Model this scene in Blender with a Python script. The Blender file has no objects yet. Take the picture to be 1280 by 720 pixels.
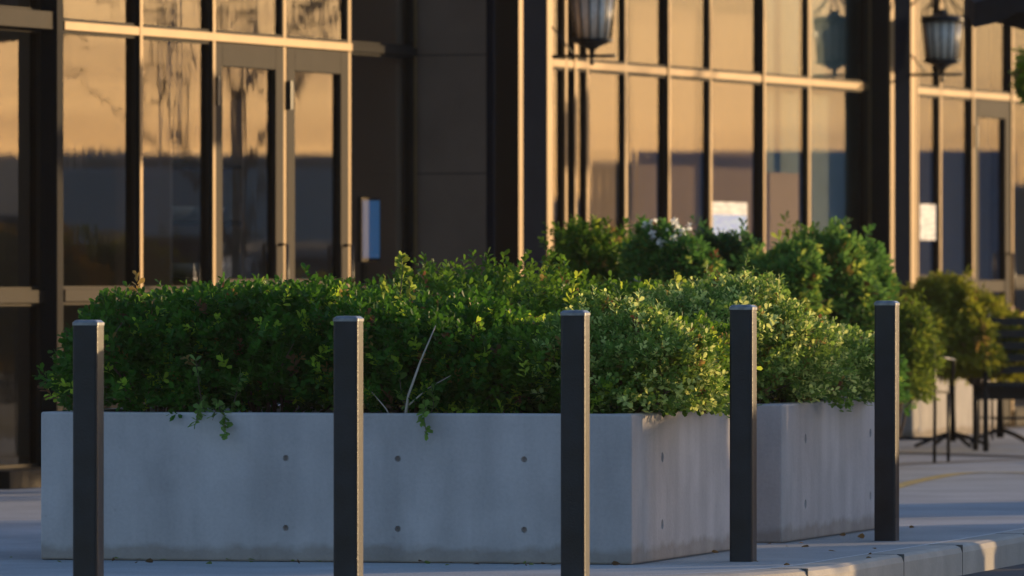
import bpy, bmesh, math, random
import numpy as np
from mathutils import Vector, Matrix, noise
R = math.radians
random.seed(7); rng = np.random.default_rng(7)
SC = bpy.context.scene
COL = SC.collection

# ------------------------------------------------------------------ camera
F = 10000.0            # focal length in photo pixels (1280 wide): a long telephoto
HC = 1.11; HY = 356.0
cam_d = bpy.data.cameras.new('camera'); cam = bpy.data.objects.new('camera', cam_d); COL.objects.link(cam)
cam.location = (0, 0, HC); cam.rotation_euler = (R(90), 0, 0)
cam_d.sensor_width = 36; cam_d.lens = F/1280*36
cam_d.shift_y = -(360-HY)/1280
cam_d.clip_start = 1; cam_d.clip_end = 12000
cam_d.dof.use_dof = True; cam_d.dof.focus_distance = 32.3; cam_d.dof.aperture_fstop = 6.3
SC.camera = cam

# ------------------------------------------------------------------ light
AZ = R(55)          # compass bearing of the sun, from +Y towards +X
EL = R(6.5)
L = Vector((math.sin(AZ)*math.cos(EL), math.cos(AZ)*math.cos(EL), math.sin(EL)))
w = bpy.data.worlds.new('World'); SC.world = w; w.use_nodes = True
nt = w.node_tree; nt.nodes.clear()
sky = nt.nodes.new('ShaderNodeTexSky'); sky.sky_type = 'NISHITA'; sky.sun_disc = False
sky.sun_elevation = EL; sky.sun_rotation = AZ; sky.dust_density = 1.0; sky.air_density = 1.1; sky.ozone_density = 3.0
bg = nt.nodes.new('ShaderNodeBackground'); bg.inputs[1].default_value = 0.15
wo = nt.nodes.new('ShaderNodeOutputWorld')
tc = nt.nodes.new('ShaderNodeTexCoord'); mp = nt.nodes.new('ShaderNodeMapping'); mp.inputs['Scale'].default_value = (6, 6, 110)
cn = nt.nodes.new('ShaderNodeTexNoise'); cn.inputs['Scale'].default_value = 2.2; cn.inputs['Detail'].default_value = 4
cr = nt.nodes.new('ShaderNodeValToRGB'); cr.color_ramp.elements[0].position = .45; cr.color_ramp.elements[1].position = .72
cr.color_ramp.elements[0].color = (1, .91, .95, 1); cr.color_ramp.elements[1].color = (.70, .62, .66, 1)
mx = nt.nodes.new('ShaderNodeMix'); mx.data_type = 'RGBA'; mx.blend_type = 'MULTIPLY'; mx.inputs[0].default_value = 1
nt.links.new(tc.outputs['Generated'], mp.inputs[0]); nt.links.new(mp.outputs[0], cn.inputs[0])
nt.links.new(cn.outputs[0], cr.inputs[0]); nt.links.new(sky.outputs[0], mx.inputs[6]); nt.links.new(cr.outputs[0], mx.inputs[7])
nt.links.new(mx.outputs[2], bg.inputs[0]); nt.links.new(bg.outputs[0], wo.inputs[0])
sd = bpy.data.lights.new('sun', 'SUN'); sun = bpy.data.objects.new('sun', sd); COL.objects.link(sun)
sd.energy = 2.1; sd.angle = R(.6); sd.color = (1, .68, .34)
sun.rotation_euler = L.to_track_quat('Z', 'Y').to_euler()
SC.view_settings.view_transform = 'Standard'; SC.view_settings.look = 'None'
SC.view_settings.gamma = 1; SC.view_settings.use_curve_mapping = False
SC.view_settings.exposure = 1.2
SC.render.engine = 'CYCLES'
SC.cycles.max_bounces = 8; SC.cycles.transparent_max_bounces = 12

# ------------------------------------------------------------------ frames of reference
def px(x, y):           # ground point under a photo pixel
    Y = HC*F/(y-HY); return Vector(((x-640)/F*Y, Y, 0))
def at(x, Y, z=0): return Vector(((x-640)/F*Y, Y, z))
VPX = 4338.0
T = Vector(((VPX-640)/F, 1, 0)).normalized()      # along the facade
N = Vector((T.y, -T.x, 0))                        # out of the facade
TH = 1.45                                         # transom above the eye
A0 = at(75, F*TH/324)
def u_at(x, v=0):
    k = (x-640)/F
    return (k*(A0.y+v*N.y)-A0.x-v*N.x)/(T.x-k*T.y)
def fp(u, v, z): return A0+T*u+N*v+Vector((0, 0, z))
def ppm(x): return (324-.0760*(x-75))/TH
def z_at(x, y, v=0):
    u = u_at(x, v); P = fp(u, v, 0); return HC+(HY-y)*P.y/F
FAC = Matrix.Translation(A0) @ Matrix(((T.x, N.x, 0, 0), (T.y, N.y, 0, 0), (0, 0, 1, 0), (0, 0, 0, 1)))
def mirror(p):
    d = (p-A0).dot(N); return p-2*d*N
E2 = Vector((.245, .9695, 0)).normalized(); E1 = Vector((E2.y, -E2.x, 0))      # planters: E1 across, E2 away

# ------------------------------------------------------------------ material helpers
def mat(name):
    m = bpy.data.materials.new(name); m.use_nodes = True; n = m.node_tree
    b = n.nodes['Principled BSDF']; return m, n, b
def simple(name, c, rough=.6, metal=0, spec=.5, var=0, scale=8, bump=0, bscale=60):
    m, n, b = mat(name)
    b.inputs['Roughness'].default_value = rough; b.inputs['Metallic'].default_value = metal
    b.inputs['Specular IOR Level'].default_value = spec
    b.inputs['Base Color'].default_value = (*c, 1)
    if var or bump:
        t = n.nodes.new('ShaderNodeTexCoord')
    if var:
        no = n.nodes.new('ShaderNodeTexNoise'); no.inputs['Scale'].default_value = scale; no.inputs['Detail'].default_value = 6
        r = n.nodes.new('ShaderNodeValToRGB')
        r.color_ramp.elements[0].position = .3; r.color_ramp.elements[1].position = .7
        r.color_ramp.elements[0].color = (*[x*(1-var) for x in c], 1); r.color_ramp.elements[1].color = (*[min(1, x*(1+var)) for x in c], 1)
        n.links.new(t.outputs['Object'], no.inputs[0]); n.links.new(no.outputs[0], r.inputs[0]); n.links.new(r.outputs[0], b.inputs['Base Color'])
    if bump:
        nb = n.nodes.new('ShaderNodeTexNoise'); nb.inputs['Scale'].default_value = bscale; nb.inputs['Detail'].default_value = 5
        bp = n.nodes.new('ShaderNodeBump'); bp.inputs['Strength'].default_value = bump; bp.inputs['Distance'].default_value = .01
        n.links.new(t.outputs['Object'], nb.inputs[0]); n.links.new(nb.outputs[0], bp.inputs['Height']); n.links.new(bp.outputs[0], b.inputs['Normal'])
    return m
def concrete_mat(name, c, stain=.5):
    m, n, b = mat(name); t = n.nodes.new('ShaderNodeTexCoord')
    def tex(scale, sx=(1, 1, 1), det=6, dist=0):
        mpg = n.nodes.new('ShaderNodeMapping'); mpg.inputs['Scale'].default_value = sx
        q = n.nodes.new('ShaderNodeTexNoise'); q.inputs['Scale'].default_value = scale; q.inputs['Detail'].default_value = det; q.inputs['Distortion'].default_value = dist
        n.links.new(t.outputs['Object'], mpg.inputs[0]); n.links.new(mpg.outputs[0], q.inputs[0]); return q.outputs[0]
    def ramp(src, p0, c0, p1, c1):
        r = n.nodes.new('ShaderNodeValToRGB'); e = r.color_ramp.elements
        e[0].position = p0; e[1].position = p1; e[0].color = (*c0, 1); e[1].color = (*c1, 1); n.links.new(src, r.inputs[0]); return r.outputs[0]
    def mul(a, bb, f=1):
        k = n.nodes.new('ShaderNodeMix'); k.data_type = 'RGBA'; k.blend_type = 'MULTIPLY'; k.inputs[0].default_value = f
        n.links.new(a, k.inputs[6]); n.links.new(bb, k.inputs[7]); return k.outputs[2]
    base = ramp(tex(3.2, dist=.6), .35, [x*.90 for x in c], .68, [x*1.07 for x in c])
    a = mul(base, ramp(tex(2.5, (2.2, 2.2, .35)), .35, (1-.28*stain,)*3, .62, (1, 1, 1)))
    a = mul(a, ramp(tex(70), .3, (.93,)*3, .6, (1.0,)*3))
    a = mul(a, ramp(tex(26, det=2), .2, (.6, .58, .55), .3, (1,)*3), .35)
    # grime band at the very foot, rain dirt under the rim
    sp = n.nodes.new('ShaderNodeSeparateXYZ'); n.links.new(t.outputs['Object'], sp.inputs[0])
    ad = n.nodes.new('ShaderNodeMath'); ad.operation = 'MULTIPLY_ADD'; n.links.new(tex(9), ad.inputs[0]); ad.inputs[1].default_value = -.09; n.links.new(sp.outputs[2], ad.inputs[2])
    a = mul(a, ramp(ad.outputs[0], -.03, (.62, .56, .48), .03, (1, 1, 1)), stain)
    n.links.new(a, b.inputs['Base Color']); b.inputs['Roughness'].default_value = .8
    b.inputs['Specular IOR Level'].default_value = .3
    bp = n.nodes.new('ShaderNodeBump'); bp.inputs['Strength'].default_value = .35; bp.inputs['Distance'].default_value = .006
    n.links.new(tex(45), bp.inputs['Height']); n.links.new(bp.outputs[0], b.inputs['Normal'])
    return m
def leaf_mat(name, trans=.5, rough=.5, spec=.28):
    m, n, b = mat(name); at_ = n.nodes.new('ShaderNodeAttribute'); at_.attribute_name = 'col'
    n.links.new(at_.outputs['Color'], b.inputs['Base Color']); b.inputs['Roughness'].default_value = rough
    b.inputs['Specular IOR Level'].default_value = spec
    tr = n.nodes.new('ShaderNodeBsdfTranslucent'); mxs = n.nodes.new('ShaderNodeMixShader'); mxs.inputs[0].default_value = trans
    hs = n.nodes.new('ShaderNodeHueSaturation'); hs.inputs['Hue'].default_value = .485; hs.inputs['Value'].default_value = 1.5
    n.links.new(at_.outputs['Color'], hs.inputs['Color']); n.links.new(hs.outputs[0], tr.inputs[0])
    o = n.nodes['Material Output']; n.links.new(b.outputs[0], mxs.inputs[1]); n.links.new(tr.outputs[0], mxs.inputs[2]); n.links.new(mxs.outputs[0], o.inputs[0])
    return m
def glass_mat(name, refl=.30, tint=(.86, .84, .81), wav=.010):
    m, n, b = mat(name); n.nodes.remove(b); o = n.nodes['Material Output']
    gl = n.nodes.new('ShaderNodeBsdfGlossy'); gl.inputs['Roughness'].default_value = .012; gl.inputs['Color'].default_value = (.32, .325, .335, 1)
    tr = n.nodes.new('ShaderNodeBsdfTransparent'); tr.inputs[0].default_value = (*tint, 1)
    fr = n.nodes.new('ShaderNodeFresnel'); fr.inputs[0].default_value = 1.5
    mr = n.nodes.new('ShaderNodeMapRange'); mr.inputs[1].default_value = 0; mr.inputs[2].default_value = 1; mr.inputs[3].default_value = refl; mr.inputs[4].default_value = 1.0
    n.links.new(fr.outputs[0], mr.inputs[0])
    mxs = n.nodes.new('ShaderNodeMixShader'); ge = n.nodes.new('ShaderNodeNewGeometry'); sb = n.nodes.new('ShaderNodeMath'); sb.operation = 'SUBTRACT'; sb.inputs[0].default_value = 1; n.links.new(ge.outputs['Backfacing'], sb.inputs[1])
    ml = n.nodes.new('ShaderNodeMath'); ml.operation = 'MULTIPLY'; n.links.new(mr.outputs[0], ml.inputs[0]); n.links.new(sb.outputs[0], ml.inputs[1]); n.links.new(ml.outputs[0], mxs.inputs[0]); n.links.new(tr.outputs[0], mxs.inputs[1]); n.links.new(gl.outputs[0], mxs.inputs[2])
    t = n.nodes.new('ShaderNodeTexCoord'); mg = n.nodes.new('ShaderNodeMapping'); mg.inputs['Scale'].default_value = (9, 9, .5)
    no = n.nodes.new('ShaderNodeTexNoise'); no.inputs['Scale'].default_value = 1.3; no.inputs['Detail'].default_value = 2
    bp = n.nodes.new('ShaderNodeBump'); bp.inputs['Strength'].default_value = wav; bp.inputs['Distance'].default_value = .02
    n.links.new(t.outputs['Object'], mg.inputs[0]); n.links.new(mg.outputs[0], no.inputs[0]); n.links.new(no.outputs[0], bp.inputs['Height'])
    n.links.new(bp.outputs[0], gl.inputs['Normal']); n.links.new(mxs.outputs[0], o.inputs[0])
    return m

M = {}
M['concrete'] = concrete_mat('planter_concrete', (.53, .482, .475), .7)
M['concrete_far'] = concrete_mat('warm_concrete', (.42, .38, .33), 1.0)
M['curb'] = concrete_mat('curb_concrete', (.56, .53, .49), .35)
M['bollard'] = simple('bollard_paint', (.008, .010, .016), .36, .0, .4, var=.55, scale=9, bump=.12, bscale=140)
M['bronze'] = simple('window_frame_bronze', (.026, .018, .0115), .65, .0, .10, var=.15, scale=5)
M['gold'] = simple('sunlit_tone_bronze', (.16, .100, .040), .45, .3, .2, var=.15, scale=3)  # brighter copy of the frame bronze: sunlight put into the colour
M['flat_slate'] = simple('slate_blue_panel', (.007, .010, .018), .95, 0, .0, var=.1)
M['flat_black'] = simple('matt_black_cladding', (.003, .003, .0035), 1, 0, 0)
M['bronze_dark_shaded'] = simple('dark_shaded_bronze', (.012, .0105, .010), .75, 0, .10, var=.2, scale=4)  # dark bronze; also shade put into mullion sides and one bay's frames
M['brown_panel'] = simple('brown_cladding', (.17, .118, .085), .75, 0, .3, var=.12, scale=3)
def seams(m, pitch=.74, off=.42):
    n = m.node_tree; b = n.nodes['Principled BSDF']; src = b.inputs['Base Color'].links[0].from_socket
    t = n.nodes.new('ShaderNodeTexCoord'); sp = n.nodes.new('ShaderNodeSeparateXYZ'); n.links.new(t.outputs['Object'], sp.inputs[0])
    a = n.nodes.new('ShaderNodeMath'); a.operation = 'ADD'; a.inputs[1].default_value = off; n.links.new(sp.outputs[2], a.inputs[0])
    q = n.nodes.new('ShaderNodeMath'); q.operation = 'MODULO'; q.inputs[1].default_value = pitch; n.links.new(a.outputs[0], q.inputs[0])
    g = n.nodes.new('ShaderNodeMath'); g.operation = 'GREATER_THAN'; g.inputs[1].default_value = .008; n.links.new(q.outputs[0], g.inputs[0])
    k = n.nodes.new('ShaderNodeMix'); k.data_type = 'RGBA'; k.inputs[6].default_value = (.035, .028, .024, 1); n.links.new(g.outputs[0], k.inputs[0]); n.links.new(src, k.inputs[7]); n.links.new(k.outputs[2], b.inputs['Base Color'])
seams(M['brown_panel'])
M['slate'] = simple('slate_cladding', (.06, .065, .08), .5, 0, .4, var=.1, scale=3); seams(M['slate'])
M['black'] = simple('black_metal', (.012, .012, .013), .4, .3, .5, var=.15)
M['chrome'] = simple('brushed_steel', (.55, .53, .5), .3, 1)
M['inwall'] = simple('interior_wall', (.42, .33, .26), .8, var=.1, scale=1)
M['infloor'] = simple('interior_floor', (.25, .18, .13), .4, var=.2, scale=2)
M['white'] = simple('white_paint', (.75, .75, .74), .45, var=.05)
M['cream'] = simple('cream_ceramic', (.7, .66, .58), .3)
M['glass'] = glass_mat('storefront_glass', .22)
M['lglass'] = simple('ribbed_frosted_glass', (.82, .76, .64), .3, 0, .5, var=.15, scale=25)
M['soil'] = simple('soil', (.030, .022, .016), .95, var=.4, scale=30, bump=1, bscale=80)
M['bark'] = simple('shrub_bark', (.14, .10, .07), .85, var=.3, scale=30)
M['bark_pale'] = simple('pale_bark', (.48, .40, .32), .85, var=.3, scale=12)
M['leaf'] = leaf_mat('leaf_glossy')
M['leaf_soft'] = leaf_mat('leaf_soft', .45, .6, .25)
M['petal'] = simple('white_petal', (.8, .8, .76), .6)
M['rubber'] = simple('tyre_rubber', (.02, .02, .02), .8)
M['pane_tint'] = simple('teal_pane_tint', (.30, .47, .50), .8, var=.12, scale=2)  # tint for the added sheets that imitate a bluish reflection

# ------------------------------------------------------------------ mesh helpers
def link(name, me, m=None, parent=None, mw=None):
    o = bpy.data.objects.new(name, me); COL.objects.link(o)
    if m: me.materials.append(m)
    if parent: o.parent = parent
    if mw is not None: o.matrix_local = mw
    return o
class MB:
    def __init__(s): s.b = bmesh.new()
    def box(s, x0, x1, y0, y1, z0, z1, mx=None, mi=0):
        vs = [s.b.verts.new((x, y, z)) for z in (z0, z1) for y in (y0, y1) for x in (x0, x1)]
        if mx is not None:
            for v in vs: v.co = mx @ v.co
        for f in ((0, 2, 3, 1), (4, 5, 7, 6), (0, 1, 5, 4), (2, 6, 7, 3), (0, 4, 6, 2), (1, 3, 7, 5)):
            q = s.b.faces.new([vs[i] for i in f]); q.material_index = mi
        return s
    def tube(s, pts, rad, n=8, cap=True):
        pts = [Vector(p) for p in pts]; rads = rad if hasattr(rad, '__len__') else [rad]*len(pts)
        rings = []; prev = None
        for i, p in enumerate(pts):
            d = (pts[min(i+1, len(pts)-1)]-pts[max(i-1, 0)]).normalized()
            a = prev if prev is not None else (Vector((0, 0, 1)) if abs(d.z) < .9 else Vector((1, 0, 0)))
            u = d.cross(a); u = u.normalized() if u.length > 1e-6 else d.orthogonal().normalized()
            v = u.cross(d).normalized(); prev = v
            rings.append([s.b.verts.new(p+(u*math.cos(2*math.pi*k/n)+v*math.sin(2*math.pi*k/n))*rads[i]) for k in range(n)])
        for r0, r1 in zip(rings, rings[1:]):
            for k in range(n): f = s.b.faces.new((r0[k], r0[(k+1) % n], r1[(k+1) % n], r1[k])); f.smooth = True
        if cap:
            s.b.faces.new(rings[0][::-1]); s.b.faces.new(rings[-1])
        return s
    def lathe(s, prof, n=24, c=(0, 0, 0), smooth=True):
        c = Vector(c); rings = []
        for r, z in prof: rings.append([s.b.verts.new(c+Vector((max(r, 1e-4)*math.cos(2*math.pi*k/n), max(r, 1e-4)*math.sin(2*math.pi*k/n), z))) for k in range(n)])
        for r0, r1 in zip(rings, rings[1:]):
            for k in range(n): f = s.b.faces.new((r0[k], r0[(k+1) % n], r1[(k+1) % n], r1[k])); f.smooth = smooth
        s.b.faces.new(rings[0][::-1]); s.b.faces.new(rings[-1]); return s
    def prism(s, poly, z0, z1):
        a = [s.b.verts.new((x, y, z0)) for x, y in poly]; b = [s.b.verts.new((x, y, z1)) for x, y in poly]; n = len(poly)
        s.b.faces.new(a[::-1]); s.b.faces.new(b)
        for k in range(n): s.b.faces.new((a[k], a[(k+1) % n], b[(k+1) % n], b[k]))
        return s
    def mesh(s, name):
        bmesh.ops.recalc_face_normals(s.b, faces=s.b.faces); me = bpy.data.meshes.new(name); s.b.to_mesh(me); s.b.free(); return me
    def build(s, name, m=None, parent=None, bevel=0, seg=2):
        o = link(name, s.mesh(name), m, parent)
        if bevel:
            md = o.modifiers.new('bevel', 'BEVEL'); md.width = bevel; md.segments = seg; md.limit_method = 'ANGLE'; md.angle_limit = R(40)
        return o
def tag(o, label=None, cat=None, group=None, kind=None):
    if label: o['label'] = label
    if cat: o['category'] = cat
    if group: o['group'] = group
    if kind: o['kind'] = kind
    return o
def empty(name, loc, rz=0, **k):
    o = bpy.data.objects.new(name, None); COL.objects.link(o); o.location = loc; o.rotation_euler = (0, 0, rz); o.empty_display_size = .2
    return tag(o, **k)
def copy_tree(o, parent=None):
    c = o.copy(); COL.objects.link(c); c.parent = parent
    for ch in list(o.children): copy_tree(ch, c)
    return c

# ================================================================== GROUND
def sheet(name, pts, z, m, kind='structure'):
    b = bmesh.new(); b.faces.new([b.verts.new((x, y, z)) for x, y in pts]); me = bpy.data.meshes.new(name); b.to_mesh(me); b.free()
    return tag(link(name, me, m), kind=kind)
def ground_mat(name, c, joints=None):
    m, n, b = mat(name); t = n.nodes.new('ShaderNodeTexCoord')
    n1 = n.nodes.new('ShaderNodeTexNoise'); n1.inputs['Scale'].default_value = .9; n1.inputs['Detail'].default_value = 8; n1.inputs['Roughness'].default_value = .65
    r = n.nodes.new('ShaderNodeValToRGB'); e = r.color_ramp.elements; e[0].position = .32; e[1].position = .7
    e[0].color = (*[x*.72 for x in c], 1); e[1].color = (*[x*1.22 for x in c], 1)
    n2 = n.nodes.new('ShaderNodeTexNoise'); n2.inputs['Scale'].default_value = 90; n2.inputs['Detail'].default_value = 3
    r2 = n.nodes.new('ShaderNodeValToRGB'); r2.color_ramp.elements[0].color = (.7, .7, .7, 1); r2.color_ramp.elements[0].position = .3; r2.color_ramp.elements[1].position = .65
    k = n.nodes.new('ShaderNodeMix'); k.data_type = 'RGBA'; k.blend_type = 'MULTIPLY'; k.inputs[0].default_value = 1
    for q in (n1, n2): n.links.new(t.outputs['Object'], q.inputs[0])
    n.links.new(n1.outputs[0], r.inputs[0]); n.links.new(n2.outputs[0], r2.inputs[0]); n.links.new(r.outputs[0], k.inputs[6]); n.links.new(r2.outputs[0], k.inputs[7])
    n.links.new(k.outputs[2], b.inputs['Base Color']); b.inputs['Roughness'].default_value = .82; b.inputs['Specular IOR Level'].default_value = .3
    bp = n.nodes.new('ShaderNodeBump'); bp.inputs['Strength'].default_value = .3; bp.inputs['Distance'].default_value = .005
    n.links.new(n2.outputs[0], bp.inputs['Height']); n.links.new(bp.outputs[0], b.inputs['Normal'])
    return m
M['asphalt'] = ground_mat('asphalt', (.085, .085, .09)); M['paving'] = ground_mat('paving', (.455, .475, .495))
M['yellow'] = simple('mottled_yellow', (.50, .36, .12), .8, var=.4, scale=12)
M['joint'] = simple('dark_joint', (.12, .115, .11), .9, var=.3); M['tan_joint'] = simple('tan_sealant', (.45, .33, .20), .8, var=.5, scale=6)
sheet('ground', [(-5000, -2000), (9000, -2000), (9000, 9000), (-5000, 9000)], -.126, M['asphalt'])
# the kerb edge: curved out of frame to the left, then straight away to the right
edge = [(-9, 26.2), (-5, 27.6), (-2.5, 28.55), (-1.2, 29.15), (-.2, 29.72), (.5, 30.25), (.95, 30.8), (1.24, 31.45), (1.476, 32.36), (1.917, 34.05), (2.30, 35.6), (3.1, 38.9), (5.0, 46.6), (9.0, 62.8), (14, 83)]
def offset(line, d):
    out = []
    for i, p in enumerate(line):
        a = Vector(line[max(i-1, 0)]); b = Vector(line[min(i+1, len(line)-1)]); t = (b-a).normalized(); out.append((p[0]-t.y*d, p[1]+t.x*d))
    return out
def smooth_line(l, k=6):
    out = []
    for i in range(len(l)-1):
        p0 = Vector(l[max(i-1, 0)]); p1 = Vector(l[i]); p2 = Vector(l[i+1]); p3 = Vector(l[min(i+2, len(l)-1)])
        for j in range(k):
            t = j/k; out.append(tuple(.5*((2*p1)+(p2-p0)*t+(2*p0-5*p1+4*p2-p3)*t*t+(3*p1-p0-3*p2+p3)*t**3)))
    return out+[l[-1]]
edge = smooth_line(edge)
inner = offset(edge, .15)
b = bmesh.new()
pv = [b.verts.new((x, y, 0)) for x, y in inner] + [b.verts.new(p) for p in ((-20, 83, 0), (-20, 26, 0))]
b.faces.new(pv); me = bpy.data.meshes.new('pavement'); b.to_mesh(me); b.free()
tag(link('pavement', me, M['paving']), kind='structure')
# kerb: stones between joints, one mesh
def kerb_mesh():
    b = bmesh.new(); prof = [(0, -.14), (0, -.03), (-.008, -.008), (-.03, .002), (-.15, .002), (-.15, -.14)]
    cum = 0; last = Vector(edge[0]); rings = []; nxt = 1.0
    def ring(i, shrink):
        p = Vector(edge[i]); a = Vector(edge[max(i-1, 0)]); c = Vector(edge[min(i+1, len(edge)-1)]); t = (c-a).normalized(); nn = Vector((t.y, -t.x))
        return [b.verts.new((p.x+nn.x*(o-shrink), p.y+nn.y*(o-shrink), z-shrink)) for o, z in prof]
    prev = ring(0, 0)
    for i in range(1, len(edge)):
        cur = ring(i, 0)
        for k in range(len(prof)-1): b.faces.new((prev[k], prev[k+1], cur[k+1], cur[k]))
        prev = cur
    bmesh.ops.recalc_face_normals(b, faces=b.faces); me = bpy.data.meshes.new('kerb'); b.to_mesh(me); b.free(); return me
kerb = tag(link('kerb', kerb_mesh(), M['curb']), kind='structure')
# kerb joints: thin dark wedges let into the stone
j = MB()
for (x, y) in ((1203, 682), (1127, 694), (1277, 668), (1010, 712)):
    P = px(x, y); i = min(range(len(edge)), key=lambda q: (Vector(edge[q])-P.xy).length); a = Vector(edge[i-1]); c = Vector(edge[i+1]); t = (c-a).normalized()
    mxm = Matrix.Translation((edge[i][0], edge[i][1], 0)) @ Matrix(((t.x, t.y, 0, 0), (t.y, -t.x, 0, 0), (0, 0, 1, 0), (0, 0, 0, 1)))
    j.box(-.003, .003, -.150, .0015, -.13, .0032, mxm)
tag(j.build('kerb_joint', M['joint']), kind='structure')
def ribbon(name, pts, wd, z, m):
    a = offset(pts, wd/2); c = offset(pts, -wd/2); b = bmesh.new()
    va = [b.verts.new((x, y, z)) for x, y in a]; vc = [b.verts.new((x, y, z)) for x, y in c]
    for i in range(len(pts)-1): b.faces.new((va[i], va[i+1], vc[i+1], vc[i]))
    me = bpy.data.meshes.new(name); b.to_mesh(me); b.free(); return tag(link(name, me, m), kind='structure')
P2 = lambda x, y: tuple(px(x, y).xy)
ribbon('kerb_back_joint', offset(edge, .153), .012, .004, M['white'])
ribbon('yellow_line', smooth_line([P2(1090, 618), P2(1130, 606), P2(1165, 598), P2(1200, 592.5), P2(1240, 591), P2(1285, 592), P2(1400, 596)]), .10, .004, M['yellow'])  # curved yellow stripe across the plaza
ribbon('paving_joint', [P2(1000, 590), P2(1130, 581), P2(1210, 577), P2(1300, 574)], .12, .004, M['joint'])
ribbon('paving_joint', [P2(900, 655), P2(1130, 659), P2(1215, 661.5), P2(1262, 662)], .012, .004, M['joint'])
ribbon('paving_joint', [P2(1090, 566), P2(1180, 568), P2(1300, 572)], .3, .0045, M['asphalt'])

# ================================================================== BUILDING
bld = empty('storefront_building', (0, 0, 0), label='dark bronze glass storefront with tall framed windows, doors and stepped piers behind the planters', cat='building')
bld.matrix_world = FAC
ZT = HC+TH            # transom centre height
TOPZ = 3.75
U0, U1 = -9.0, 26.0
def win_part(u0, u1, z0, z1, frame=.018, fm='bronze', name='window'):
    m = MB(); d0, d1 = -.03, .022
    m.box(u0, u0+frame, d0, d1, z0, z1).box(u1-frame, u1, d0, d1, z0, z1)
    m.box(u0+frame, u1-frame, d0, d1, z0, z0+frame).box(u0+frame, u1-frame, d0, d1, z1-frame, z1)
    f = m.build(name, M[fm], bld)
    MB().box(u0+frame, u1-frame, -.006, .0, z0+frame, z1-frame).build('glass', M['glass'], f)
    return f
def mull(u, w, pr, z0, z1, mside='bronze'):
    o = MB().box(u-w/2, u+w/2, -.05, pr-.008, z0, z1).build('mullion', M['bronze_dark_shaded'], bld, .002, 1)  # shade of the side faces put into the darker body
    MB().box(u-w/2-.002, u+w/2+.002, pr-.008, pr, z0, z1).build('sunlit_nose', M['gold'], o, .001, 1); return o
# wall above, floor slab, roof, back and ends
MB().box(U0, U1, -.30, .03, TOPZ, 5.6).build('wall', M['brown_panel'], bld)
MB().box(U0-.1, U1+.1, -9.1, .35, 5.6, 5.85).build('roof', M['bronze_dark_shaded'], bld)
r_ = MB(); r_.box(U0, U1, -9.0, -8.8, 0, 5.6).box(U0, U0+.2, -8.8, -.3, 0, 5.6).box(U1-.2, U1, -8.8, .03, 0, 5.6); r_.build('wall', M['brown_panel'], bld)
MB().box(U0+.2, U1-.2, -2.55, -2.4, .03, TOPZ).build('interior_wall', M['inwall'], bld)
MB().box(U0+.2, U1-.2, -8.8, -.055, 0, .03).build('floor', M['infloor'], bld)
MB().box(U0+.2, U1-.2, -8.8, -.3, TOPZ, TOPZ+.1).build('ceiling', M['inwall'], bld)
for uu in (u_at(470)+.5,): MB().box(uu, uu+.12, -2.4, -.06, .03, TOPZ-.002).build('interior_wall', M['inwall'], bld)

SW = .036
def bay(edges, prs, doors=(), z_rail=1.05, tv=None, dark=()):
    """edges: photo x of the lit outer face of every mullion; panes fill between"""
    us = []
    for x, p in zip(edges, prs):
        u = u_at(x, p); us.append(u); mull(u, SW, p, .02, TOPZ)
    for i in range(len(us)-1):
        a, c = us[i]+SW/2+.0, us[i+1]-SW/2
        if c-a < .08: continue
        fm = 'bronze_dark_shaded' if i in dark else 'bronze'  # frames of the shadowed bay carry the shade in their colour
        win_part(a, c, ZT+.025, TOPZ, fm=fm)
        if i in doors:
            door(a, c, fm)
        else:
            MB().box(a, c, -.045, .045, z_rail-.035, z_rail+.035).build('rail', M[fm], bld, .002, 1)
            MB().box(a, c, -.045, .06, .02, .14).build('sill', M[fm], bld, .002, 1)
            win_part(a, c, z_rail+.035, ZT-.025, fm=fm); win_part(a, c, .14, z_rail-.035, fm=fm)
    vt = .030 if tv is None else tv; k_ = [i for i in dark]; e1_ = us[k_[0]] if k_ else us[-1]
    MB().box(us[0]+SW/2, e1_, -.045, vt, ZT-.025, ZT+.025).build('transom', M['gold'], bld, .002, 1)
    if k_: MB().box(e1_, us[-1], -.045, vt-.004, ZT-.025, ZT+.025).build('transom', M['bronze_dark_shaded'], bld, .002, 1)  # shaded stretch of the transom, its shade put into the colour
    return us
def door(a, c, fm='bronze'):
    g = .006; a += g; c -= g; z0, z1 = .035, ZT-.028; st = min(.13, (c-a)*.17); zr = 1.10
    m = MB(); y0, y1 = -.035, .028
    m.box(a, a+st, y0, y1, z0, z1).box(c-st, c, y0, y1, z0, z1).box(a+st, c-st, y0, y1, z1-.14, z1).box(a+st, c-st, y0, y1, z0, z0+.25).box(a+st, c-st, y0, y1, zr-.045, zr+.045)
    d = m.build('door', M[fm], bld, .002, 1)
    MB().box(a+st, c-st, -.006, 0, zr+.045, z1-.14).build('glass', M['glass'], d)
    MB().box(a+st, c-st, -.006, 0, z0+.25, zr-.045).build('glass', M['glass'], d)
    h = MB(); h.tube([(c-st/2, .028, .95), (c-st/2, .075, .95), (c-st/2, .075, 1.35), (c-st/2, .028, 1.35)], .011); h.build('handle', M['black'], d)
    h = MB(); h.box(a+.012, a+.04, .028, .05, 2.16, 2.33); h.build('hinge', M['black'], d)
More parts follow.
